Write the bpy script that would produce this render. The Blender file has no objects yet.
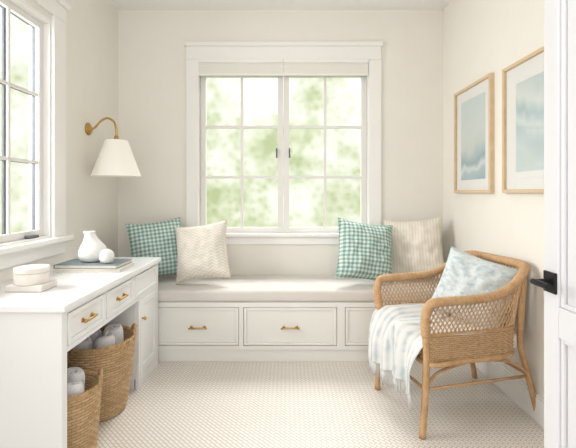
import bpy, bmesh, math, random
from mathutils import Vector, Matrix, noise
random.seed(4)
S=bpy.context.scene
col=S.collection
try:
    S.view_settings.view_transform='Standard'
    S.view_settings.look='None'
except Exception as e: print(e)

# ---------------- helpers ----------------
def lin(h):
    h=h.lstrip('#'); o=[]
    for i in (0,2,4):
        c=int(h[i:i+2],16)/255
        o.append(c/12.92 if c<=0.04045 else ((c+0.055)/1.055)**2.4)
    return (*o,1)
class NT:
    def __init__(s,name):
        s.m=bpy.data.materials.new(name); s.m.use_nodes=True
        s.t=s.m.node_tree; s.b=s.t.nodes['Principled BSDF']
    def n(s,ty,**k):
        x=s.t.nodes.new(ty)
        for a,v in k.items(): setattr(x,a,v)
        return x
    def l(s,a,b): s.t.links.new(a,b)
    def math(s,op,a,b=None):
        x=s.n('ShaderNodeMath',operation=op)
        for i,v in enumerate((a,b)):
            if v is None: continue
            if isinstance(v,(int,float)): x.inputs[i].default_value=v
            else: s.l(v,x.inputs[i])
        return x.outputs[0]
    def ramp(s,fac,stops,interp='LINEAR'):
        r=s.n('ShaderNodeValToRGB'); r.color_ramp.interpolation=interp
        e=r.color_ramp.elements
        while len(e)<len(stops): e.new(0.5)
        for i,(p,c) in enumerate(stops): e[i].position=p; e[i].color=lin(c)
        s.l(fac,r.inputs[0]); return r.outputs[0]
    def bump(s,h,st,dist=0.01):
        b=s.n('ShaderNodeBump'); b.inputs['Strength'].default_value=st; b.inputs['Distance'].default_value=dist
        s.l(h,b.inputs['Height']); s.l(b.outputs[0],s.b.inputs['Normal'])
def mat(name,c,rough=0.6,c2=None,scale=20,bump=0.0,metal=0,stretch=(1,1,1),spec=0.3,sheen=0):
    q=NT(name); q.b.inputs['Roughness'].default_value=rough; q.b.inputs['Metallic'].default_value=metal
    q.b.inputs['Specular IOR Level'].default_value=spec
    if sheen: q.b.inputs['Sheen Weight'].default_value=sheen
    tc=q.n('ShaderNodeTexCoord'); mp=q.n('ShaderNodeMapping'); mp.inputs['Scale'].default_value=stretch
    q.l(tc.outputs['Object'],mp.inputs[0])
    nz=q.n('ShaderNodeTexNoise'); nz.inputs['Scale'].default_value=scale; nz.inputs['Detail'].default_value=3
    q.l(mp.outputs[0],nz.inputs['Vector'])
    q.l(q.ramp(nz.outputs['Fac'],[(0.3,c2 or c),(0.7,c)]),q.b.inputs['Base Color'])
    if bump: q.bump(nz.outputs['Fac'],bump)
    return q.m
def weave(name,c1,c2,gap,bw,rh):
    q=NT(name); q.b.inputs['Roughness'].default_value=.6; q.b.inputs['Specular IOR Level'].default_value=.25
    tc=q.n('ShaderNodeTexCoord'); br=q.n('ShaderNodeTexBrick'); br.offset=.5
    br.inputs['Scale'].default_value=1; br.inputs['Brick Width'].default_value=bw; br.inputs['Row Height'].default_value=rh
    br.inputs['Mortar Size'].default_value=rh*.13; br.inputs['Mortar Smooth'].default_value=.8
    br.inputs['Color1'].default_value=lin(c1); br.inputs['Color2'].default_value=lin(c2); br.inputs['Mortar'].default_value=lin(gap)
    q.l(tc.outputs['UV'],br.inputs['Vector']); q.l(br.outputs['Color'],q.b.inputs['Base Color'])
    q.bump(q.math('SUBTRACT',1,br.outputs['Fac']),.6,.004); return q.m

M={}
M['wall']=mat('wall_paint','#ece8e0',0.85,'#eae6de',6,0.02)
M['ceil']=mat('ceiling_paint','#f3f2f0',0.9,'#f2f1ef',6,0.02)
M['trim']=mat('trim_paint','#f1efec',0.45,'#f0eeeb',10)
M['sash']=mat('sash_paint_shaded','#e4e2de',0.5,'#e2e0dc',10)  # white trim paint with slight shade on the window bars put into the colour
M['cab']=mat('cabinet_paint','#ecebe6',0.45,'#ebeae5',8)
M['desk']=mat('desk_paint','#ececec',0.4,'#ebebeb',8)
M['top']=mat('desk_top_gloss','#eeeeef',0.15,'#ececed',4,spec=0.5)
M['doorp']=mat('door_paint','#d6d6d9',0.4,'#d6d6d9',8)
M['brass']=mat('brass','#c8a361',0.32,'#b8924f',30,metal=1)
M['black']=mat('black_metal','#1a1a1c',0.4,'#141416',30)
M['gray']=mat('window_exterior_gray','#6e7276',0.5,'#62666a',30)
M['cush']=mat('seat_linen','#dcd8d2',0.9,'#d4cfc9',150,0.15,sheen=.3)
M['shadecloth']=mat('roller_shade_cloth','#e9e6df',0.9,'#e4e1d9',120,0.1)
M['rattan']=mat('rattan_pole','#cca880',0.45,'#b89066',25,0.1)
M['cane']=mat('cane_strand','#d1ae89',0.5,'#bd976f',40,0.1)
M['canew']=weave('cane_weave','#d0af8a','#c39f78','#917151',.018,.0095)
M['wicker']=mat('basket_wicker','#c3a47d',0.65,'#9f7b54',45,0.3)
M['wickerw']=weave('basket_weave','#c9ac86','#b5956e','#86694a',.042,.012)
M['oak']=mat('light_oak','#dcc5a4',0.45,'#cfb48f',14,0.05,stretch=(1,12,1))
M['matb']=mat('mat_board','#f1f0ee',0.9)
M['ceramic']=mat('white_ceramic','#e6e4e2',0.4,'#dcdad7',15)
M['stone']=mat('cream_stone','#e6e0d9',0.6,'#ded7cf',25,0.05)
M['towel1']=mat('towel_cloth','#edeaea',0.95,'#e0dddf',120,0.3,sheen=.5)
M['towel2']=mat('towel_cloth_gray','#dcdadc',0.95,'#cfccd0',120,0.3,sheen=.5)
M['book1']=mat('book_cover_slate','#7f8a8f',0.6,'#737e83',30)
M['book2']=mat('book_cover_white','#e2dfda',0.6)
M['paper']=mat('book_pages','#ebe5d9',0.9,'#dad3c4',60,0.2,stretch=(1,1,30))
q=NT('lamp_shade_linen'); q.b.inputs['Base Color'].default_value=lin('#efebe3'); q.b.inputs['Roughness'].default_value=.9
q.b.inputs['Emission Color'].default_value=lin('#fff3de'); q.b.inputs['Emission Strength'].default_value=0.08
w=q.n('ShaderNodeTexNoise'); w.inputs['Scale'].default_value=150; q.bump(w.outputs['Fac'],.1); M['lshade']=q.m
def glass(name,f,r):
    q=NT(name); tr=q.n('ShaderNodeBsdfTransparent'); gl=q.n('ShaderNodeBsdfGlossy'); gl.inputs['Roughness'].default_value=r
    mx=q.n('ShaderNodeMixShader'); mx.inputs[0].default_value=f
    q.l(tr.outputs[0],mx.inputs[1]); q.l(gl.outputs[0],mx.inputs[2]); q.l(mx.outputs[0],q.t.nodes['Material Output'].inputs[0]); return q.m
M['glass']=glass('window_glass',.008,.05); M['pglass']=glass('picture_glass',.09,.03)
def gingham(name,f,rot=0):
    q=NT(name); q.b.inputs['Roughness'].default_value=.95
    tc=q.n('ShaderNodeTexCoord'); mp=q.n('ShaderNodeMapping'); mp.inputs['Rotation'].default_value=(0,0,rot)
    q.l(tc.outputs['Object'],mp.inputs[0])
    s=q.n('ShaderNodeSeparateXYZ'); q.l(mp.outputs[0],s.inputs[0])
    a=q.math('GREATER_THAN',q.math('FRACT',q.math('MULTIPLY',s.outputs[0],f)),.5)
    b=q.math('GREATER_THAN',q.math('FRACT',q.math('MULTIPLY',s.outputs[1],f)),.5)
    h=q.math('MULTIPLY',q.math('ADD',a,b),.5)
    q.l(q.ramp(h,[(0,'#dce2dd'),(.3,'#a7bfb8'),(.8,'#719c95')],'CONSTANT'),q.b.inputs['Base Color'])
    nz=q.n('ShaderNodeTexNoise'); nz.inputs['Scale'].default_value=90; q.bump(nz.outputs['Fac'],.2)
    return q.m
M['ging']=gingham('green_gingham_cloth',34)
q=NT('cream_textured_cloth'); q.b.inputs['Roughness'].default_value=.95
tc=q.n('ShaderNodeTexCoord'); s=q.n('ShaderNodeSeparateXYZ'); q.l(tc.outputs['Object'],s.inputs[0])
zz=q.math('ABSOLUTE',q.math('SUBTRACT',q.math('FRACT',q.math('MULTIPLY',s.outputs[0],15)),.5))
ph=q.math('FRACT',q.math('ADD',q.math('MULTIPLY',s.outputs[1],44),q.math('MULTIPLY',zz,2)))
q.l(q.ramp(ph,[(0.1,'#d7cfc2'),(.5,'#e9e3d9')]),q.b.inputs['Base Color']); q.bump(ph,.4,.005); M['cream']=q.m
q=NT('cream_ribbed_cloth'); q.b.inputs['Roughness'].default_value=.95
tc=q.n('ShaderNodeTexCoord'); s=q.n('ShaderNodeSeparateXYZ'); q.l(tc.outputs['Object'],s.inputs[0])
ph=q.math('FRACT',q.math('MULTIPLY',s.outputs[0],45))
nz=q.n('ShaderNodeTexNoise'); nz.inputs['Scale'].default_value=60
q.l(q.ramp(q.math('MULTIPLY',q.math('ADD',ph,nz.outputs['Fac']),.6),[(0.2,'#d0c6b6'),(.6,'#e6dfd3')]),q.b.inputs['Base Color']); q.bump(ph,.4,.006); M['rib']=q.m
q=NT('pale_blue_patterned_cloth'); q.b.inputs['Roughness'].default_value=.95
tc=q.n('ShaderNodeTexCoord'); mp=q.n('ShaderNodeMapping'); mp.inputs['Scale'].default_value=(1,1.8,1); mp.inputs['Rotation'].default_value=(0,0,.6); q.l(tc.outputs['Object'],mp.inputs[0])
nz=q.n('ShaderNodeTexNoise'); nz.inputs['Scale'].default_value=20; nz.inputs['Detail'].default_value=4; nz.inputs['Distortion'].default_value=.4
q.l(mp.outputs[0],nz.inputs['Vector'])
q.l(q.ramp(nz.outputs['Fac'],[(.3,'#aab8bc'),(.45,'#c0cbce'),(.54,'#d6d9d8'),(.62,'#c4ced0'),(.74,'#afbdc1')]),q.b.inputs['Base Color']); q.bump(nz.outputs['Fac'],.1); M['blue']=q.m
q=NT('throw_cloth'); q.b.inputs['Roughness'].default_value=.95
tc=q.n('ShaderNodeTexCoord'); s=q.n('ShaderNodeSeparateXYZ'); q.l(tc.outputs['UV'],s.inputs[0])
a=q.math('SINE',q.math('MULTIPLY',s.outputs[0],85))
nz=q.n('ShaderNodeTexNoise'); nz.inputs['Scale'].default_value=6; nz.inputs['Detail'].default_value=4; q.l(tc.outputs['UV'],nz.inputs['Vector'])
v=q.math('ADD',q.math('MULTIPLY',a,.15),nz.outputs['Fac'])
q.l(q.ramp(v,[(.33,'#e5e3e0'),(.55,'#d6d8d8'),(.74,'#b6c0c3')]),q.b.inputs['Base Color'])
nz=q.n('ShaderNodeTexNoise'); nz.inputs['Scale'].default_value=200; q.bump(nz.outputs['Fac'],.3); M['throw']=q.m
# floor tile
q=NT('mosaic_floor_tile'); q.b.inputs['Roughness'].default_value=.3
tc=q.n('ShaderNodeTexCoord'); mp=q.n('ShaderNodeMapping'); mp.inputs['Rotation'].default_value=(0,0,math.radians(45)); q.l(tc.outputs['Object'],mp.inputs[0])
br=q.n('ShaderNodeTexBrick'); br.offset=.5; br.inputs['Scale'].default_value=1; br.inputs['Brick Width'].default_value=.036; br.inputs['Row Height'].default_value=.018
br.inputs['Mortar Size'].default_value=.0021; br.inputs['Mortar Smooth'].default_value=.1
br.inputs['Color1'].default_value=lin('#ebe7e2'); br.inputs['Color2'].default_value=lin('#e7e3dd'); br.inputs['Mortar'].default_value=lin('#c3b6a6')
q.l(mp.outputs[0],br.inputs['Vector']); q.l(br.outputs['Color'],q.b.inputs['Base Color'])
q.bump(q.math('SUBTRACT',1,br.outputs['Fac']),.2,.002); M['floor']=q.m
def art(name,stops,dist,rot):
    q=NT(name); q.b.inputs['Roughness'].default_value=.8
    tc=q.n('ShaderNodeTexCoord'); s=q.n('ShaderNodeSeparateXYZ'); q.l(tc.outputs['Generated'],s.inputs[0])
    nz=q.n('ShaderNodeTexNoise'); nz.inputs['Scale'].default_value=2.5; nz.inputs['Detail'].default_value=4; q.l(tc.outputs['Generated'],nz.inputs['Vector'])
    v=q.math('ADD',q.math('ADD',s.outputs[2],q.math('MULTIPLY',s.outputs[1],rot)),q.math('MULTIPLY',q.math('SUBTRACT',nz.outputs['Fac'],.5),dist))
    q.l(q.ramp(v,stops),q.b.inputs['Base Color']); return q.m
M['art1']=art('seaside_print',[(0,'#9fb9c0'),(.14,'#b2c7cc'),(.2,'#dbe3e3'),(.28,'#97b1b9'),(.38,'#b6c8cb'),(.46,'#cfd6d2'),(.6,'#d4dcd9'),(1,'#cddadb')],.3,.1)
M['art2']=art('coastal_print',[(0,'#d0dbdd'),(.22,'#bccdd2'),(.34,'#d6dfdf'),(.46,'#aec2c9'),(.6,'#dadfdd'),(.8,'#c8d4d7'),(1,'#d5dcdd')],.35,-.3)

def T(v): return Matrix.Translation(v)
LOCAL=set()
def fin(name,bm,m,parent=None,smooth=False,bevel=0,seg=2,kind=None,label=None,sub=0):
    me=bpy.data.meshes.new(name)
    bmesh.ops.recalc_face_normals(bm,faces=bm.faces[:])
    vs=[v.co for v in bm.verts]
    c=Vector([(min(v[i] for v in vs)+max(v[i] for v in vs))/2 for i in range(3)])
    for v in bm.verts: v.co-=c
    bm.to_mesh(me); bm.free()
    if smooth:
        for p in me.polygons: p.use_smooth=True
    me.materials.append(m)
    o=bpy.data.objects.new(name,me); col.objects.link(o); o.location=c
    if parent:
        o.parent=parent
        if parent.name not in LOCAL: o.matrix_parent_inverse=T(-parent.location)
    if bevel:
        b=o.modifiers.new('b','BEVEL'); b.width=bevel; b.segments=seg; b.limit_method='ANGLE'; b.harden_normals=False
    if kind: o['kind']=kind
    if label: o['label']=label
    return o
def root(name,loc,label=None,cat=None,kind=None,rz=None,group=None):
    e=bpy.data.objects.new(name,None); col.objects.link(e); e.location=loc; e.empty_display_size=.05
    if rz is not None: e.rotation_euler=(0,0,rz); LOCAL.add(e.name)
    if label: e['label']=label
    if cat: e['category']=cat
    if kind: e['kind']=kind
    if group: e['group']=group
    return e
def bx(bm,x0,x1,y0,y1,z0,z1):
    v=[bm.verts.new(p) for p in [(x0,y0,z0),(x1,y0,z0),(x1,y1,z0),(x0,y1,z0),(x0,y0,z1),(x1,y0,z1),(x1,y1,z1),(x0,y1,z1)]]
    for f in [(0,3,2,1),(4,5,6,7),(0,1,5,4),(1,2,6,5),(2,3,7,6),(3,0,4,7)]: bm.faces.new([v[i] for i in f])
def boxes(name,L,m,parent=None,bevel=0,**k):
    bm=bmesh.new()
    for b in L: bx(bm,*b)
    return fin(name,bm,m,parent,bevel=bevel,**k)
def catmull(P,n=8,closed=False):
    P=[Vector(p) for p in P]; out=[]; N=len(P)
    rng=range(N if closed else N-1)
    for i in rng:
        if closed: a,b,c,d=P[i-1],P[i],P[(i+1)%N],P[(i+2)%N]
        else: a,b,c,d=P[max(i-1,0)],P[i],P[i+1],P[min(i+2,N-1)]
        for k in range(n):
            t=k/n
            out.append(0.5*((2*b)+(c-a)*t+(2*a-5*b+4*c-d)*t*t+(3*b-a-3*c+d)*t**3))
    if not closed: out.append(P[-1])
    return out
def tube(bm,P,r,n=8,closed=False):
    P=[Vector(p) for p in P]; N=len(P); rings=[]; nrm=None
    for i,p in enumerate(P):
        if closed: t=P[(i+1)%N]-P[i-1]
        else: t=P[min(i+1,N-1)]-P[max(i-1,0)]
        if t.length<1e-9: t=Vector((0,0,1))
        t.normalize()
        if nrm is None:
            nrm=t.orthogonal().normalized()
        nrm=(nrm-t*nrm.dot(t)).normalized(); b=t.cross(nrm)
        rr=r[i] if isinstance(r,(list,tuple)) else r
        rings.append([bm.verts.new(p+rr*(math.cos(2*math.pi*k/n)*nrm+math.sin(2*math.pi*k/n)*b)) for k in range(n)])
    for i in range(N if closed else N-1):
        a,b=rings[i],rings[(i+1)%N]
        for k in range(n): bm.faces.new((a[k],a[(k+1)%n],b[(k+1)%n],b[k]))
    if not closed:
        bm.faces.new(rings[0][::-1]); bm.faces.new(rings[-1])
def lathe(bm,prof,cx=0,cy=0,n=48):
    rings=[]
    for r,z in prof:
        rings.append([bm.verts.new((cx+r*math.cos(2*math.pi*k/n),cy+r*math.sin(2*math.pi*k/n),z)) for k in range(n)])
    for a,b in zip(rings,rings[1:]):
        for k in range(n): bm.faces.new((a[k],a[(k+1)%n],b[(k+1)%n],b[k]))
    if prof[0][0]>0: bm.faces.new(rings[0][::-1])
    if prof[-1][0]>0: bm.faces.new(rings[-1])

# ---------------- room ----------------
XL,XR,YB,H=-1.43,1.32,3.37,2.75
Y0=-0.6; W=.14
boxes('floor',[(XL-W,XR+W,Y0,YB+W,-.1,0)],M['floor'],kind='structure')
boxes('ceiling',[(XL-W,XR+W,Y0,YB+W,H,H+.1)],M['ceil'],kind='structure')
bx0,bx1,bz0,bz1=-.765,.705,.85,2.335
boxes('wall_back',[(XL-W,bx0,YB,YB+W,0,H),(bx1,XR+W,YB,YB+W,0,H),(bx0,bx1,YB,YB+W,0,bz0),(bx0,bx1,YB,YB+W,bz1,H)],M['wall'],kind='structure')
ly0,ly1,lz0,lz1=1.05,2.42,.93,2.25
boxes('wall_left',[(XL-W,XL,Y0,ly0,0,H),(XL-W,XL,ly1,YB,0,H),(XL-W,XL,ly0,ly1,0,lz0),(XL-W,XL,ly0,ly1,lz1,H)],M['wall'],kind='structure')
boxes('wall_right',[(XR,XR+W,Y0,YB,0,H)],M['wall'],kind='structure')
boxes('wall_front',[(.765,XR,.2,.32,0,H)],M['wall'],kind='structure')
boxes('baseboard_right',[(XR-.016,XR,.32,2.8,0,.13),(XR-.01,XR,.32,2.8,.13,.145)],M['trim'],kind='structure',bevel=.003)
boxes('baseboard_left',[(XL,XL+.016,Y0,1.55,0,.13)],M['trim'],kind='structure',bevel=.003)

def sash(parent,ax,a0,a1,z0,z1,c0,c1,cols,rows,fw,mw,m=None,name='window_sash'):
    m=m or M['sash']; L=[]
    def add(A0,A1,Z0,Z1,d0=c0,d1=c1):
        L.append((A0,A1,d0,d1,Z0,Z1) if ax=='x' else (d0,d1,A0,A1,Z0,Z1))
    add(a0,a0+fw,z0,z1); add(a1-fw,a1,z0,z1); add(a0+fw,a1-fw,z0,z0+fw); add(a0+fw,a1-fw,z1-fw,z1)
    e=.006
    for i in range(1,cols):
        c=a0+fw+(a1-a0-2*fw)*i/cols; add(c-mw/2,c+mw/2,z0+fw,z1-fw,c0+e,c1-e)
    for j in range(1,rows):
        c=z0+fw+(z1-z0-2*fw)*j/rows; add(a0+fw,a1-fw,c-mw/2,c+mw/2,c0+e*1.2,c1-e*1.2)
    s=boxes(name,L,m,parent)
    if name=='window_sash':
        cm=(c0+c1)/2; g=(a0+fw,a1-fw,cm-.002,cm+.002,z0+fw,z1-fw)
        if ax!='x': g=(cm-.002,cm+.002,a0+fw,a1-fw,z0+fw,z1-fw)
        boxes('window_glass',[g],M['glass'],s)
    return s
w1=root('window_1',(-.03,YB,bz0),kind='structure')
cz1=2.325
boxes('window_casing',[(-.85,-.745,YB-.022,YB,.82,cz1),(.69,.795,YB-.022,YB,.82,cz1),(-.85,.795,YB-.024,YB,cz1,2.435),(-.86,.805,YB-.034,YB,2.435,2.47)],M['trim'],w1,bevel=.004)
boxes('window_jamb',[(-.765,-.745,YB,YB+.13,.85,2.335),(.685,.705,YB,YB+.13,.85,2.335),(-.745,.685,YB,YB+.13,2.3,2.335),(-.745,.685,YB,YB+.13,.84,.858)],M['trim'],w1,bevel=.002)
boxes('window_sill',[(-.88,.825,YB-.05,YB+.02,.832,.86),(-.85,.795,YB-.02,YB,.765,.832)],M['trim'],w1,bevel=.005)
mid=-.03
sash(w1,'x',-.743,mid-.002,.859,2.245,YB+.045,YB+.085,2,3,.046,.022)
sash(w1,'x',mid+.002,.683,.859,2.245,YB+.045,YB+.085,2,3,.046,.022)
boxes('window_head',[(-.743,.683,YB+.045,YB+.085,2.246,2.30)],M['trim'],w1)
for xx in (mid-.065,mid+.045):
    bm=bmesh.new(); bx(bm,xx,xx+.014,YB+.03,YB+.045,1.50,1.58); bx(bm,xx+.003,xx+.011,YB+.02,YB+.032,1.52,1.585)
    fin('window_latch',bm,M['gray'],w1,bevel=.002)
for a,b in ((-.745,mid-.002),(mid+.002,.685)):
    s=boxes('roller_shade',[(a,b,YB-.018,YB-.012,2.20,2.30)],M['shadecloth'],w1)
    boxes('shade_rail',[(a,b,YB-.024,YB-.006,2.19,2.203)],M['trim'],s,bevel=.002)
    boxes('shade_cassette',[(a,b,YB-.04,YB-.003,2.292,2.322)],M['trim'],s,bevel=.003)
w2=root('window_2',(XL,1.7,lz0),kind='structure')
boxes('window_casing',[(XL,XL+.022,ly1-.01,ly1+.12,lz0-.04,2.28),(XL,XL+.022,ly0-.11,ly0+.01,lz0-.04,2.28),(XL,XL+.024,ly0-.11,ly1+.12,2.28,2.37),(XL,XL+.045,ly0-.13,ly1+.14,2.37,2.405)],M['trim'],w2,bevel=.004)
boxes('window_jamb',[(XL-.13,XL,ly1-.02,ly1,lz0,lz1),(XL-.13,XL,ly0,ly0+.03,lz0,lz1),(XL-.13,XL,ly0+.03,ly1-.02,lz1-.03,lz1),(XL-.13,XL,ly0+.03,ly1-.02,lz0-.01,lz0+.012)],M['trim'],w2,bevel=.002)
boxes('window_sill',[(XL-.02,XL+.055,ly0-.14,ly1+.15,lz0-.03,lz0),(XL,XL+.02,ly0-.11,ly1+.12,lz0-.11,lz0-.03)],M['trim'],w2,bevel=.005)
sm_=1.83
for a,b in ((sm_+.002,ly1-.022),(1.082,sm_-.002)):
    sash(w2,'y',a,b,lz0+.014,lz1-.032,XL-.062,XL-.04,2,3,.038,.018)
    sash(w2,'y',a,b,lz0+.014,lz1-.032,XL-.085,XL-.063,2,3,.034,.018,M['gray'],'exterior_window_frame')
boxes('window_latch',[(XL-.035,XL-.008,2.22,2.31,lz0+.013,lz0+.03)],M['gray'],w2,bevel=.003)

# ---------------- fronts & handles ----------------
def front(name,ax,a0,a1,z0,z1,face,th,m,parent,fw=.03):
    L=[]
    def add(A0,A1,Z0,Z1,d=0):
        if ax=='x': L.append((A0,A1,face+d,face+th,Z0,Z1))
        else: L.append((face-th,face-d,A0,A1,Z0,Z1))
    add(a0,a0+fw,z0,z1); add(a1-fw,a1,z0,z1); add(a0+fw,a1-fw,z0,z0+fw); add(a0+fw,a1-fw,z1-fw,z1)
    add(a0+fw,a1-fw,z0+fw,z1-fw,.008)
    return boxes(name,L,m,parent,bevel=.0025)
def pull(ax,c,z,face,w,parent):
    bm=bmesh.new(); e=.026
    def P(a,d,zz=z): return (a,face-d,zz) if ax=='x' else (face+d,a,zz)
    pts=catmull([P(c-w/2,e*.75,z-.004),P(c-w/4,e,z),P(c,e*1.08,z+.001),P(c+w/4,e,z),P(c+w/2,e*.75,z-.004)],5)
    tube(bm,pts,.0058,8)
    for sx in (-1,1):
        tube(bm,[P(c+sx*w*.36,-.001),P(c+sx*w*.36,e*.9)],.0055,8)
        tube(bm,[P(c+sx*w*.36,-.001),P(c+sx*w*.36,.004)],.011,10)
    return fin('handle',bm,M['brass'],parent,smooth=True,label='brass bar handle')
YS=2.82
ws=root('window_seat',(-.05,3.1,0),'built-in painted cream window seat with panelled drawers','window seat')
boxes('body',[(XL+.002,XR-.002,YS+.02,YB-.002,.09,.425),(XL+.002,XR-.002,YS+.012,YS+.1,0,.09)],M['cab'],ws,bevel=.002)
fx=[( -.925,-.34),(-.31,.355),(.41,1.0)]
zz0,zz1=.115,.39
L=[(XL+.002,XR-.002,YS,YS+.02,.09,zz0),(XL+.002,XR-.002,YS,YS+.02,zz1,.425)]
e=[XL+.002]+[v for p in fx for v in p]+[XR-.002]
for i in range(0,len(e),2): L.append((e[i],e[i+1],YS,YS+.02,zz0,zz1))
boxes('face_frame',L,M['cab'],ws)
for a,b in fx:
    d=front('drawer','x',a+.004,b-.004,zz0+.004,zz1-.004,YS+.003,.016,M['cab'],ws,.02)
    pull('x',(a+b)/2,.245,YS+.01,.13,d)
bm=bmesh.new(); bx(bm,XL+.004,XR-.004,YS-.012,YB-.004,.426,.51)
seatc=fin('seat_cushion',bm,M['cush'],None,bevel=.022,seg=4,label='long light beige linen bench cushion on window seat'); seatc['category']='bench cushion'
for p in seatc.data.polygons: p.use_smooth=True

# ---------------- desk ----------------
XD=-.885; yn=1.585
dk=root('desk',(-1.15,2.2,0),'white painted built-in desk with drawers along wall','desk')
boxes('desk_top',[(XL+.003,XD,yn,2.80,.722,.75)],M['top'],dk,bevel=.004)
xf=XD-.02; yp=2.43
boxes('body',[(XL+.02,xf,yn+.015,yn+.055,0,.722),(XL+.02,xf-.02,yn+.055,2.795,.55,.56),(XL+.02,xf-.02,yp,2.795,.06,.55),(XL+.02,xf-.03,yp,2.795,0,.06),(XL+.02,XL+.04,yn+.055,yp,.0,.72)],M['desk'],dk,bevel=.002)
boxes('face_frame',[(xf-.02,xf,yn+.055,yp,.545,.565),(xf-.02,xf,yn+.055,2.795,.705,.722),(xf-.02,xf,1.975,1.993,.565,.705),(xf-.02,xf,2.345,2.367,.565,.705),(xf-.02,xf,yp,yp+.022,0,.545),(xf-.02,xf,2.765,2.795,0,.705),(xf-.02,xf,yp,2.765,.545,.565),(xf-.02,xf,yp+.022,2.765,0.0,.07)],M['desk'],dk)
for a,b in ((yn+.06,1.972),(1.996,2.342),(2.37,2.762)):
    d=front('drawer','y',a,b,.568,.702,xf+.004,.018,M['desk'],dk,.022)
    if b<2.5: pull('y',(a+b)/2,.635,xf-.004,.11,d)
d=front('door','y',yp+.025,2.762,.073,.542,xf+.002,.018,M['desk'],dk,.05)
bm=bmesh.new(); lathe(bm,[(.005,0),(.005,.012),(.011,.018),(.012,.024),(.006,.03)],n=16)
bmesh.ops.transform(bm,matrix=T((xf-.001,2.48,.42))@Matrix.Rotation(math.pi/2,4,'Y'),verts=bm.verts)
fin('knob',bm,M['brass'],d,smooth=True,label='brass knob')

# ---------------- baskets ----------------
def basket(cx,cy,rt,rb,h,label):
    b=root('wicker_basket',(cx,cy,0),label,'basket')
    bm=bmesh.new(); n=240; st=24; rows=max(10,int(h/.0135)); m=rows*4; rings=[]; uvl=bm.loops.layers.uv.new('UVMap'); IDX={}
    def R(t): return rb+(rt-rb)*(t**.8)
    for j in range(m+1):
        t=j/m; z=.004+t*(h-.004); ring=[]
        for k in range(n):
            a=2*math.pi*k/n; row=t*rows
            prof=abs(math.sin(math.pi*row))**.6
            off=.0022*prof*(1 if int(row)%2==0 else -1)*math.cos(a*st)+.0045*prof
            r=R(t)+off; v=bm.verts.new((cx+r*math.cos(a),cy+r*math.sin(a),z)); IDX[v]=(k,j); ring.append(v)
        rings.append(ring)
    for q_,(r_in,z) in enumerate(((rt-.014,h),(rb-.012,.02))):
        ring=[]
        for k in range(n):
            v=bm.verts.new((cx+r_in*math.cos(2*math.pi*k/n),cy+r_in*math.sin(2*math.pi*k/n),z)); IDX[v]=(k,m if q_==0 else 0); ring.append(v)
        rings.append(ring)
    for a,c in zip(rings,rings[1:]):
        for k in range(n):
            f=bm.faces.new((a[k],a[(k+1)%n],c[(k+1)%n],c[k]))
            for l in f.loops:
                kk,jj=IDX[l.vert]
                if kk==0 and k==n-1: kk=n
                l[uvl].uv=(kk/n*st*.042,jj/m*rows*.012)
    bm.faces.new(rings[0][::-1]); bm.faces.new(rings[-1])
    fin('body',bm,M['wickerw'],b,smooth=True)
    bm=bmesh.new()
    for s in range(3):
        P=[]
        for k in range(120):
            a=2*math.pi*k/120; tw=a*20+s*2.094
            P.append((cx+(rt-.005+.007*math.cos(tw))*math.cos(a),cy+(rt-.005+.007*math.cos(tw))*math.sin(a),h+.004+.007*math.sin(tw)))
        tube(bm,P,.0065,6,True)
    fin('rim',bm,M['wicker'],b,smooth=True)
    for sa in (.45,math.pi+.45):
        bm=bmesh.new(); P=[]
        for k in range(13):
            t=k/12; a=sa+(t-.5)*.75
            P.append((cx+(rt)*math.cos(a),cy+(rt)*math.sin(a),h+.0+.05*math.sin(math.pi*t)**.7))
        for s in range(2):
            P2=[Vector(p)+Vector((.004*math.cos(i*1.3+s*math.pi),0,.004*math.sin(i*1.3+s*math.pi))) for i,p in enumerate(P)]
            tube(bm,catmull(P2,3),.0065,6)
        fin('handle',bm,M['wicker'],b,smooth=True)
    return b
basket(-1.05,2.205,.195,.145,.39,'large round woven wicker basket holding rolled towels under desk')
basket(-1.01,1.82,.145,.12,.31,'small round woven wicker basket holding towels under desk')
def towel(loc,rot,m,L,R,label,grp,sd):
    bm=bmesh.new(); n=70; turns=2.2; K=14
    A=[];B=[]
    zs=[-L/2+L*k/K for k in range(K+1)]
    for i in range(n):
        t=i/(n-1); a=t*turns*2*math.pi; r=.006+(R-.024)*t
        for arr,rr in ((A,r),(B,r+.018)):
            col_=[]
            for z in zs:
                edge=1-.22*max(0,(abs(z)/(L/2)-.7)/.3)**2
                q=(rr+.007*noise.noise(Vector((math.cos(a)*1.3,math.sin(a)*1.3,z*9+sd)))*(t))*edge
                col_.append(bm.verts.new((q*math.cos(a),q*math.sin(a)*.92,z+.010*math.sin(a+sd)*t)))
            arr.append(col_)
    for arr in (A,B):
        for i in range(n-1):
            for j in range(K): bm.faces.new((arr[i][j],arr[i+1][j],arr[i+1][j+1],arr[i][j+1]))
    for i in range(n-1):
        for j in (0,K): bm.faces.new((A[i][j],A[i+1][j],B[i+1][j],B[i][j]))
    for i in (0,n-1):
        for j in range(K): bm.faces.new((A[i][j],A[i][j+1],B[i][j+1],B[i][j]))
    o=fin('rolled_towel',bm,m,smooth=True)
    o.location=loc; o.rotation_euler=rot
    o['label']=label; o['category']='towel'; o['group']=grp
bxc,byc=-1.05,2.205
for i,(p,m) in enumerate([((-.06,-.06,.285),'towel1'),((.06,-.06,.295),'towel2'),((-.06,.06,.295),'towel2'),((.06,.06,.305),'towel1')]):
    towel((bxc+p[0],byc+p[1],p[2]),(.03,.03,i),M[m],.26,.062,('pale' if m=='towel1' else 'light grey')+' rolled towel standing in large wicker basket','rolled towels in large basket',i*3.1)
bxc,byc=-1.01,1.82
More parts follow.
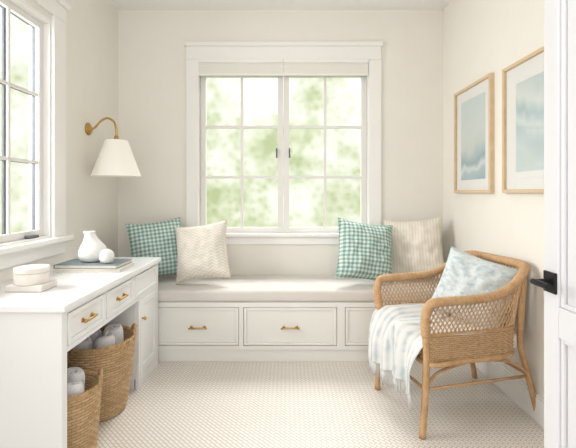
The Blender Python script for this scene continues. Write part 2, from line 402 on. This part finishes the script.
for i,(p,m) in enumerate([((.05,-.035,.225),'towel1'),((-.055,-.03,.22),'towel2'),((0,.062,.235),'towel1')]):
    towel((bxc+p[0],byc+p[1],p[2]),(0.02,.02,i),M[m],.24,.055,('pale' if m=='towel1' else 'light grey')+' rolled towel standing in small wicker basket','rolled towels in small basket',i*2.3+9)

# ---------------- desk items ----------------
zt=.7505
def book(cx,cy,z,w,d,h,rz,m,lab):
    b=root('book',(cx,cy,z),lab,'book',rz=rz,group='books stacked on desk')
    boxes('cover',[(-w/2,w/2,-d/2,d/2,0,.003),(-w/2,w/2,-d/2,d/2,h-.003,h),(-w/2,-w/2+.004,-d/2,d/2,.003,h-.003)],m,b,bevel=.001)
    boxes('pages',[(-w/2+.005,w/2-.005,-d/2+.005,d/2-.005,.0032,h-.0032)],M['paper'],b)
book(-1.135,2.36,zt,.38,.23,.02,0.03,M['book2'],'white hardback book lying flat at bottom of stack')
book(-1.14,2.36,zt+.0205,.36,.22,.022,-.03,M['book1'],'slate grey hardback book lying flat on another book')
bz=zt+.043
vx=-1.16
v=root('vase',(vx,2.38,bz),'white rounded ceramic vase with short neck standing on stacked books','vase')
bm=bmesh.new(); lathe(bm,[(.045,bz),(.068,bz+.008),(.08,bz+.035),(.08,bz+.06),(.07,bz+.088),(.054,bz+.11),(.042,bz+.128),(.034,bz+.148),(.031,bz+.165),(.034,bz+.178),(.029,bz+.178),(.025,bz+.165),(.022,bz+.14)],vx,2.38,48)
for vv in bm.verts:
    if vv.co.z>bz+.09: vv.co.x-=(vv.co.z-bz-.09)*.25
fin('body',bm,M['ceramic'],v,smooth=True)
sc=bmesh.new(); lathe(sc,[(.02,bz),(.034,bz+.006),(.042,bz+.026),(.040,bz+.05),(.030,bz+.07),(.015,bz+.08),(.006,bz+.082)],-1.045,2.31,40)
o=fin('ceramic_jar',sc,M['ceramic'],smooth=True,label='small rounded white ceramic jar on stacked books'); o['category']='jar'
o=boxes('stone_tray',[(-1.28,-1.11,1.80,1.93,zt,zt+.03)],M['stone'],None,bevel=.006,seg=3,label='cream stone block tray under round box on desk'); o['category']='tray'
z=zt+.0305; cx,cy=-1.195,1.865
cn=root('round_box',(cx,cy,z),'cream round lidded box on stone tray','box')
bm=bmesh.new(); lathe(bm,[(.072,z),(.072,z+.05)],cx,cy,64); fin('body',bm,M['stone'],cn,bevel=.003)
bm=bmesh.new(); lathe(bm,[(.0735,z+.0505),(.0735,z+.074)],cx,cy,64); fin('lid',bm,M['stone'],cn,bevel=.003)

# ---------------- sconce ----------------
ys=2.86
sn=root('wall_sconce',(XL,ys,1.675),'brass gooseneck wall lamp with white fabric shade','wall lamp')
bm=bmesh.new(); lathe(bm,[(.045,0),(.045,.008),(.036,.014),(.018,.02),(.012,.03)],n=32)
bmesh.ops.transform(bm,matrix=T((XL,ys,1.66))@Matrix.Rotation(math.pi/2,4,'Y'),verts=bm.verts)
fin('backplate',bm,M['brass'],sn,smooth=True)
bm=bmesh.new(); tube(bm,catmull([(XL+.02,ys,1.66),(XL+.05,ys,1.67),(XL+.09,ys,1.715),(XL+.14,ys,1.738),(XL+.185,ys,1.712),(XL+.203,ys,1.66),(XL+.205,ys,1.585)],8),.0075,12)
tube(bm,[(XL+.205,ys,1.61),(XL+.205,ys,1.585),(XL+.205,ys,1.565)],[.012,.02,.02],16)
fin('arm',bm,M['brass'],sn,smooth=True)
bm=bmesh.new(); lathe(bm,[(.076,1.578),(.168,1.32),(.165,1.32),(.073,1.578),(.076,1.578)],XL+.205,ys,64)
bmesh.ops.delete(bm,geom=[f for f in bm.faces if len(f.verts)>4],context='FACES_ONLY')
tube(bm,[(XL+.205-.074,ys,1.573),(XL+.205+.074,ys,1.573)],.003,6)
fin('lamp_shade',bm,M['lshade'],sn,smooth=False,label='white tapered fabric lamp shade')
bm=bmesh.new(); lathe(bm,[(.012,1.57),(.014,1.54),(.03,1.5),(.03,1.475),(.015,1.45)],XL+.205,ys,24)
fin('bulb',bm,M['ceramic'],sn,smooth=True)

# ---------------- art ----------------
def picture(y0,y1,z0,z1,art,lab,k,grp='framed prints on wall'):
    p=root('framed_picture',(XR,(y0+y1)/2,z0),lab,'picture',group=grp)
    f=.02; d=.03; e=.0005
    boxes('frame',[(XR-d,XR-e,y0,y0+f,z0,z1),(XR-d,XR-e,y1-f,y1,z0,z1),(XR-d,XR-e,y0+f,y1-f,z0,z0+f),(XR-d,XR-e,y0+f,y1-f,z1-f,z1)],M['oak'],p,bevel=.002)
    boxes('mat_board',[(XR-.012,XR-.001,y0+f,y1-f,z0+f,z1-f)],M['matb'],p)
    boxes('print',[(XR-.014,XR-.0121,y0+f+k,y1-f-k,z0+f+k,z1-f-k)],art,p)
    boxes('glass',[(XR-.021,XR-.019,y0+f,y1-f,z0+f,z1-f)],M['pglass'],p)
picture(2.53,3.08,1.20,1.965,M['art1'],'oak framed seaside print with pale blue water',.075)
picture(1.84,2.39,1.20,1.94,M['art2'],'oak framed coastal print with soft blue shapes',.1)

# ---------------- cushions ----------------
PK=.09
def pillow(name,w,h,t,m,M4,lab,cat='pillow',grp=None,seed=0,rest=None):
    bm=bmesh.new(); n=40; G={}
    for side in (1,-1):
        for i in range(n+1):
            for j in range(n+1):
                edge=i in(0,n) or j in(0,n)
                if side==-1 and edge: G[(side,i,j)]=G[(1,i,j)]; continue
                u=2*i/n-1; v=2*j/n-1
                px=u*(1-PK*(1-v*v)) ; py=v*(1-PK*(1-u*u))
                f=max(0,(1-abs(u)**2.8)*(1-abs(v)**2.8))**.55
                nz=noise.noise(Vector((u*1.7+seed,v*1.7,side*2.+seed)))
                nz2=noise.noise(Vector((u*4+seed*3,v*4,side*3.)))
                ang=math.atan2(v,u); rad=math.hypot(u,v)
                cr=.07*math.sin(ang*9+seed*2+nz*3)*min(1,max(0,rad-.35))
                z=side*t/2*f*(1+.25*nz+.2*nz2+cr)
                G[(side,i,j)]=bm.verts.new((px*w/2,py*h/2,z))
        for i in range(n):
            for j in range(n):
                q=[G[(side,i,j)],G[(side,i+1,j)],G[(side,i+1,j+1)],G[(side,i,j+1)]]
                bm.faces.new(q if side==1 else q[::-1])
    if rest is not None:
        mz=min((M4@v.co).z for v in bm.verts)-.004
        M4=T((0,0,rest-mz))@M4
    me=bpy.data.meshes.new(name); bm.to_mesh(me); bm.free()
    for p in me.polygons: p.use_smooth=True
    me.materials.append(m)
    o=bpy.data.objects.new(name,me); col.objects.link(o); o.matrix_world=M4
    o['label']=lab; o['category']=cat
    if grp:o['group']=grp
    bm=bmesh.new(); P=[]
    N=24
    for k in range(4*N):
        s=k//N; t2=2*(k%N)/N-1
        u,v=[(t2,-1),(1,t2),(-t2,1),(-1,-t2)][s]
        P.append((u*(1-PK*(1-v*v))*w/2,v*(1-PK*(1-u*u))*h/2,0))
    tube(bm,P,.0035,6,True)
    me=bpy.data.meshes.new('piping'); bm.to_mesh(me); bm.free(); me.materials.append(m)
    c=bpy.data.objects.new('piping',me); col.objects.link(c); c.parent=o
    return o
def pose(x,y,z,yaw,lean,roll):
    R=math.radians
    return T((x,y,z))@Matrix.Rotation(R(yaw),4,'Z')@Matrix.Rotation(R(90-lean),4,'X')@Matrix.Rotation(R(roll),4,'Z')
g='throw pillows on window seat'
pillow('throw_pillow',.415,.455,.21,M['ging'],pose(-1.025,3.14,.745,22,12,6),'green and white gingham pillow standing beside cream pillow',grp=g,seed=1,rest=.511)
pillow('throw_pillow',.42,.44,.21,M['cream'],pose(-.65,3.04,.725,-8,18,9),'cream chevron textured pillow leaning on wall',grp=g,seed=2,rest=.511)
pillow('throw_pillow',.45,.46,.22,M['ging'],pose(.595,3.03,.73,12,20,-9),'green and white gingham pillow in front of cream pillow',grp=g,seed=3,rest=.511)
pillow('throw_pillow',.45,.48,.2,M['rib'],pose(1.00,3.14,.745,-22,16,5),'cream ribbed pillow leaning in corner behind gingham pillow',grp=g,seed=4,rest=.511)

# ---------------- chair ----------------
ca=math.radians(192.7); CL=(.925,2.265,0)
ch=root('armchair',CL,'honey rattan armchair with lattice sides and curved arms','armchair',rz=ca)
rail=[(.31,.255,.50),(.318,.265,.58),(.308,.272,.64),(.27,.28,.668),(.10,.285,.672),(-.05,.285,.682),(-.16,.28,.72),(-.25,.258,.785),(-.30,.21,.812),(-.322,.1,.812),(-.325,0,.81)]
railf=rail+[(x,-y,z) for x,y,z in rail[:-1][::-1]]
RP=catmull(railf,8)
base=[(.295,.25),(.295,.252),(.29,.254),(.25,.256),(.10,.258),(-.05,.258),(-.15,.254),(-.215,.23),(-.25,.17),(-.265,.09),(-.27,0)]
basef=base+[(x,-y) for x,y in base[:-1][::-1]]
BP=catmull([(x,y,0) for x,y in basef],8)
NP=len(RP)
zb=.50
CUM=[0]
for i in range(1,NP): CUM.append(CUM[-1]+(BP[i]-BP[i-1]).length)
LT=CUM[-1]
def idx(u):
    s=u*LT
    for i in range(1,NP):
        if CUM[i]>=s-1e-9:
            dl=CUM[i]-CUM[i-1]
            return i-1,(s-CUM[i-1])/dl if dl>1e-9 else 0
    return NP-2,1
def surf(u,v):
    i,t=idx(u)
    a=RP[i].lerp(RP[i+1],t); b=BP[i].lerp(BP[i+1],t); b=Vector((b.x,b.y,zb))
    return b.lerp(a,v)
def leg(P,r=.016):
    bm=bmesh.new(); tube(bm,catmull(P,6),r,10); fin('leg',bm,M['rattan'],ch,smooth=True)
for s in (1,-1):
    leg([(.325,.25*s,0),(.31,.25*s,.2),(.305,.252*s,.4),(.312,.255*s,.51)],.017)
    leg([(-.36,.25*s,0),(-.315,.235*s,.2),(-.27,.22*s,.4),(-.275,.222*s,.55),(-.285,.228*s,.77)],.016)
bm=bmesh.new(); tube(bm,RP,.022,12)
fin('arm_rail',bm,M['rattan'],ch,smooth=True,label='thick curved rattan arm and back rail')
bm=bmesh.new(); P=[]
for k in range(900):
    u=k/899; f=u*(NP-1); i=min(int(f),NP-2); c=RP[i].lerp(RP[i+1],f-i)
    t=(RP[i+1]-RP[i]).normalized(); nn=t.cross(Vector((0,0,1)))
    if nn.length<.2: nn=t.cross(Vector((1,0,0)))
    nn.normalize(); b=t.cross(nn); a=k*.75
    P.append(c+.0222*(math.cos(a)*nn+math.sin(a)*b))
tube(bm,P,.003,4); fin('rail_wrapping',bm,M['cane'],ch,smooth=True)
bm=bmesh.new(); ns=66
for sgn in (1,-1):
    for k in range(-8,ns+8):
        pts=[]
        for q_ in range(9):
            v=q_/8; u=(k+ (v*4.2)*sgn)/ns
            if 0.0<=u<=1: pts.append(surf(u,v*.97))
        if len(pts)>2: tube(bm,pts,.0036,5)
fin('lattice_panel',bm,M['cane'],ch,smooth=True,label='open diamond cane lattice')
def band(name,pf,cols,rows,Lm,Hm):
    bm=bmesh.new(); uvl=bm.loops.layers.uv.new('UVMap'); G=[]; I={}
    for j in range(rows+1):
        ring=[]
        for i in range(cols+1):
            v=bm.verts.new(pf(i/cols,j/rows)); I[v]=(i/cols*Lm,j/rows*Hm); ring.append(v)
        G.append(ring)
    for a,b in zip(G,G[1:]):
        for i in range(cols):
            f=bm.faces.new((a[i],a[i+1],b[i+1],b[i]))
            for l in f.loops: l[uvl].uv=I[l.vert]
    o=fin(name,bm,M['canew'],ch,smooth=True); sm=o.modifiers.new('s','SOLIDIFY'); sm.thickness=.006; sm.offset=-1
    return o
def pf(u,v):
    i,t=idx(u); p=BP[i].lerp(BP[i+1],t); z=.36+(zb-.36)*v
    off=.003*abs(math.sin(math.pi*v*14))**.5*(1 if int(v*14)%2==0 else -1)*math.cos(2*math.pi*u*LT/.036)
    d=Vector((p.x*.6,p.y,0)).normalized()
    return (p.x+d.x*(off+.006),p.y+d.y*(off+.006),z)
band('woven_band',pf,480,56,LT,.133)
def pf2(u,v):
    off=.003*abs(math.sin(math.pi*v*6))**.5*(1 if int(v*6)%2==0 else -1)*math.cos(2*math.pi*u*.5/.036)
    return (.30+off,-.25+.5*u,.36+.07*v)
band('front_apron',pf2,120,24,.5,.057)
bm=bmesh.new()
seatring=catmull([(.295,.255,.36),(.1,.262,.36),(-.15,.255,.36),(-.25,.17,.36),(-.27,0,.36),(-.25,-.17,.36),(-.15,-.255,.36),(.1,-.262,.36),(.295,-.255,.36),(.298,0,.36)],6,True)
tube(bm,seatring,.013,8,True)
tube(bm,[surf(k/60,0) for k in range(61)],.010,8)
tube(bm,[(.31,.25,.235),(.31,-.25,.235)],.008,8)
tube(bm,[(-.315,.235,.235),(-.315,-.235,.235)],.008,8)
for s in (1,-1):
    tube(bm,[(.31,.25*s,.235),(-.31,.235*s,.235)],.008,8)
    tube(bm,catmull([(.305,.25*s,.245),(.24,.25*s,.31),(.10,.252*s,.345),(0,.25*s,.352),(-.10,.25*s,.342),(-.22,.245*s,.31),(-.30,.235*s,.245)],6),.008,8)
fin('seat_frame',bm,M['rattan'],ch,smooth=True)
bm=bmesh.new(); bx(bm,-.245,.29,-.242,.242,.375,.47)
o=fin('seat_cushion',bm,M['cush'],ch,bevel=.03,seg=4,label='pale beige seat cushion')
for p in o.data.polygons: p.use_smooth=True

RM=T(CL)@Matrix.Rotation(ca,4,'Z')
pc=RM@Vector((-.145,.015,.65))
PK=.07
pillow('throw_pillow',.41,.38,.18,M['blue'],T(pc)@Matrix.Rotation(math.radians(-42),4,'Z')@Matrix.Rotation(math.radians(70),4,'X')@Matrix.Rotation(math.radians(-14),4,'Z'),'pale blue-grey and white finely patterned pillow on rattan armchair',seed=7)
# throw
tw=root('throw_blanket',CL,'off-white throw with faint grey-blue stripes and fringe draped over armchair','blanket',rz=ca)
prof=catmull([(.0,0,.478),(.12,0,.482),(.23,0,.482),(.30,0,.475),(.332,0,.44),(.342,0,.38),(.345,0,.31),(.35,0,.225)],8)
bm=bmesh.new(); nu=110; nv=len(prof); G=[]; uvl=bm.loops.layers.uv.new('UVMap'); UV={}
def tp(i,j):
    p=prof[j]; v=j/(nv-1); u=i/nu; y=-.26+.52*u
    hang=max(0,min(1,(.47-p.z)/.14))
    ph=u*21+1.6*noise.noise(Vector((u*2.5,v*.6,1)))
    fold=.018*math.sin(ph+v*.5)+.006*math.sin(ph*2.1+2)
    nzv=noise.noise(Vector((u*4,v*2.5,0))); nz2=noise.noise(Vector((u*9,v*3,4)))
    bottom=(.012*math.sin(u*7)+.015*(1-u))*v*v
    return Vector((p.x+hang*(fold+.022)+.004*nzv-(1-hang)*0.10*math.sin(u*8)*(1-v), y*(1-.06*hang*v)+.008*math.sin(v*7)+.006*hang*math.cos(ph),
        p.z+(1-hang)*(.014+.012*math.sin(ph*.6+v*2)+.014*nzv+.004*nz2)-bottom))
for i in range(nu+1):
    G.append([bm.verts.new(tp(i,j)) for j in range(nv)])
    for j in range(nv): UV[G[i][j]]=(i/nu,j/(nv-1))
for i in range(nu):
    for j in range(nv-1):
        f=bm.faces.new((G[i][j],G[i+1][j],G[i+1][j+1],G[i][j+1]))
        for l in f.loops: l[uvl].uv=UV[l.vert]
o=fin('cloth',bm,M['throw'],tw,smooth=True); sm=o.modifiers.new('s','SOLIDIFY'); sm.thickness=.006; sm.offset=1
bm=bmesh.new()
for i in range(0,nu+1):
    b=tp(i,nv-1); 
    dx=random.uniform(-.006,.006); dy=random.uniform(-.006,.006)
    tube(bm,[b+Vector((0,0,.006)),b+Vector((dx*.4,dy*.4,-.035)),b+Vector((dx,dy,-.075+random.uniform(-.01,.01)))],[.002,.0024,.0015],5)
fin('fringe',bm,M['throw'],tw,smooth=True,kind='stuff')

# ---------------- door ----------------
X0,X1,yh,yf=.712,.752,.33,1.105
dr=root('door_1',(X1,yh,0),kind='structure')
st=.06
L=[(X0,X1,yf-st,yf,.008,2.1),(X0,X1,yh,yh+st,.008,2.1),(X0,X1,yh+st,yf-st,.008,.22),(X0,X1,yh+st,yf-st,1.98,2.1),(X0,X1,yh+st,yf-st,.82,.9),(X0+.016,X1-.016,yh+st,yf-st,.22,.82),(X0+.016,X1-.016,yh+st,yf-st,.9,1.98)]
slab=boxes('door_slab',L,M['doorp'],dr,bevel=.003)
bd=[]
for z0,z1 in ((.22,.82),(.9,1.98)):
    g=.012
    bd+=[(X0+.006,X0+.016,yf-st-g,yf-st,z0,z1),(X0+.006,X0+.016,yh+st,yh+st+g,z0,z1),(X0+.006,X0+.016,yh+st+g,yf-st-g,z0,z0+g),(X0+.006,X0+.016,yh+st+g,yf-st-g,z1-g,z1)]
boxes('panel_moulding',bd,M['doorp'],slab,bevel=.003)
bm=bmesh.new(); hz=.96; hy=1.072
bx(bm,X0-.007,X0,hy-.024,hy+.024,hz-.028,hz+.028)
tube(bm,[(X0-.004,hy,hz),(X0-.042,hy,hz)],.0095,12)
tube(bm,catmull([(X0-.042,hy+.012,hz),(X0-.046,hy,hz+.001),(X0-.046,hy-.03,hz+.001),(X0-.044,hy-.055,hz)],4),.0085,8)
fin('door_handle',bm,M['black'],dr,bevel=.002)
bm=bmesh.new(); bx(bm,X1,X1+.006,hy-.024,hy+.024,hz-.028,hz+.028); tube(bm,[(X1,hy,hz),(X1+.045,hy,hz),(X1+.045,hy-.06,hz)],.009,8)
fin('door_handle',bm,M['black'],dr)

# ---------------- world ----------------
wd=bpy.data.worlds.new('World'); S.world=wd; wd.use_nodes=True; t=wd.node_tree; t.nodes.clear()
def N(ty,**k):
    x=t.nodes.new(ty)
    for a,v in k.items(): setattr(x,a,v)
    return x
out=N('ShaderNodeOutputWorld'); bg=N('ShaderNodeBackground'); tc=N('ShaderNodeTexCoord')
def noi(sc,de,ro,di=0):
    n=N('ShaderNodeTexNoise'); n.inputs['Scale'].default_value=sc; n.inputs['Detail'].default_value=de; n.inputs['Roughness'].default_value=ro; n.inputs['Distortion'].default_value=di
    t.links.new(tc.outputs['Generated'],n.inputs['Vector']); return n.outputs['Fac']
sp=N('ShaderNodeSeparateXYZ'); t.links.new(tc.outputs['Generated'],sp.inputs[0])
def mth(op,a,b):
    x=N('ShaderNodeMath',operation=op)
    for i,v in enumerate((a,b)):
        if isinstance(v,(int,float)): x.inputs[i].default_value=v
        else: t.links.new(v,x.inputs[i])
    return x.outputs[0]
vo=N('ShaderNodeTexVoronoi'); vo.feature='SMOOTH_F1'; vo.inputs['Scale'].default_value=60; vo.inputs['Smoothness'].default_value=.8; t.links.new(tc.outputs['Generated'],vo.inputs['Vector'])
f=mth('ADD',mth('MULTIPLY',noi(7.5,2,.5),.64),mth('MULTIPLY',noi(22,3,.55),.32))
f=mth('ADD',f,mth('MULTIPLY',vo.outputs['Distance'],.14))
f=mth('ADD',f,mth('MULTIPLY',sp.outputs[2],.26))
r=N('ShaderNodeValToRGB'); e=r.color_ramp.elements
stops=[(.40,'#b4c192'),(.49,'#cdd6b2'),(.56,'#e0e5cd'),(.63,'#eff1e4'),(.74,'#fafaf6')]
while len(e)<len(stops): e.new(.5)
for i,(p,c) in enumerate(stops): e[i].position=p; e[i].color=lin(c)
t.links.new(f,r.inputs[0])
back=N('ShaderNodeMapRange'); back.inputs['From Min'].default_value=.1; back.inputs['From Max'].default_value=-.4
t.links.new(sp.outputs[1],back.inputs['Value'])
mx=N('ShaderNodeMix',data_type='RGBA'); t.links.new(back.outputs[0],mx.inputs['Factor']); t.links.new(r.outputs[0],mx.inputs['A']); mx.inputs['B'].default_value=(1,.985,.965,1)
stg=mth('ADD',mth('MULTIPLY',back.outputs[0],.28),1.22)  # world raised behind the camera as added fill for the room
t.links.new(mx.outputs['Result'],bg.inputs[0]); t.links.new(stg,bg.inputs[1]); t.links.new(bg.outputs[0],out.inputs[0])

def area(name,loc,tgt,sx,sy,en,c=(1,1,1)):
    l=bpy.data.lights.new(name,'AREA'); l.shape='RECTANGLE'; l.size=sx; l.size_y=sy; l.energy=en; l.color=c
    o=bpy.data.objects.new(name,l); col.objects.link(o); o.location=loc
    o.rotation_euler=(Vector(tgt)-Vector(loc)).to_track_quat('-Z','Y').to_euler()
area('daylight_left',(-2.6,1.6,1.9),(0,1.9,1.1),1.4,1.6,108,(1,.99,.98))
area('daylight_back',(0,4.9,3.6),(0,2.2,.6),2.0,1.2,165,(1,.99,.98))
area('fill_behind_camera',(0.0,-.5,2.3),(0,3.2,1.6),1.6,.8,12,(1,.99,.97))  # added fill light behind the camera, not a fixture of the hall

cam=bpy.data.cameras.new('Camera'); co=bpy.data.objects.new('Camera',cam); col.objects.link(co)
co.location=(0,0,1.2); co.rotation_euler=(math.pi/2,0,0)
cam.sensor_width=36; cam.lens=398/576*36; cam.shift_x=1/576; cam.shift_y=-31/576; cam.clip_start=.02
S.camera=co
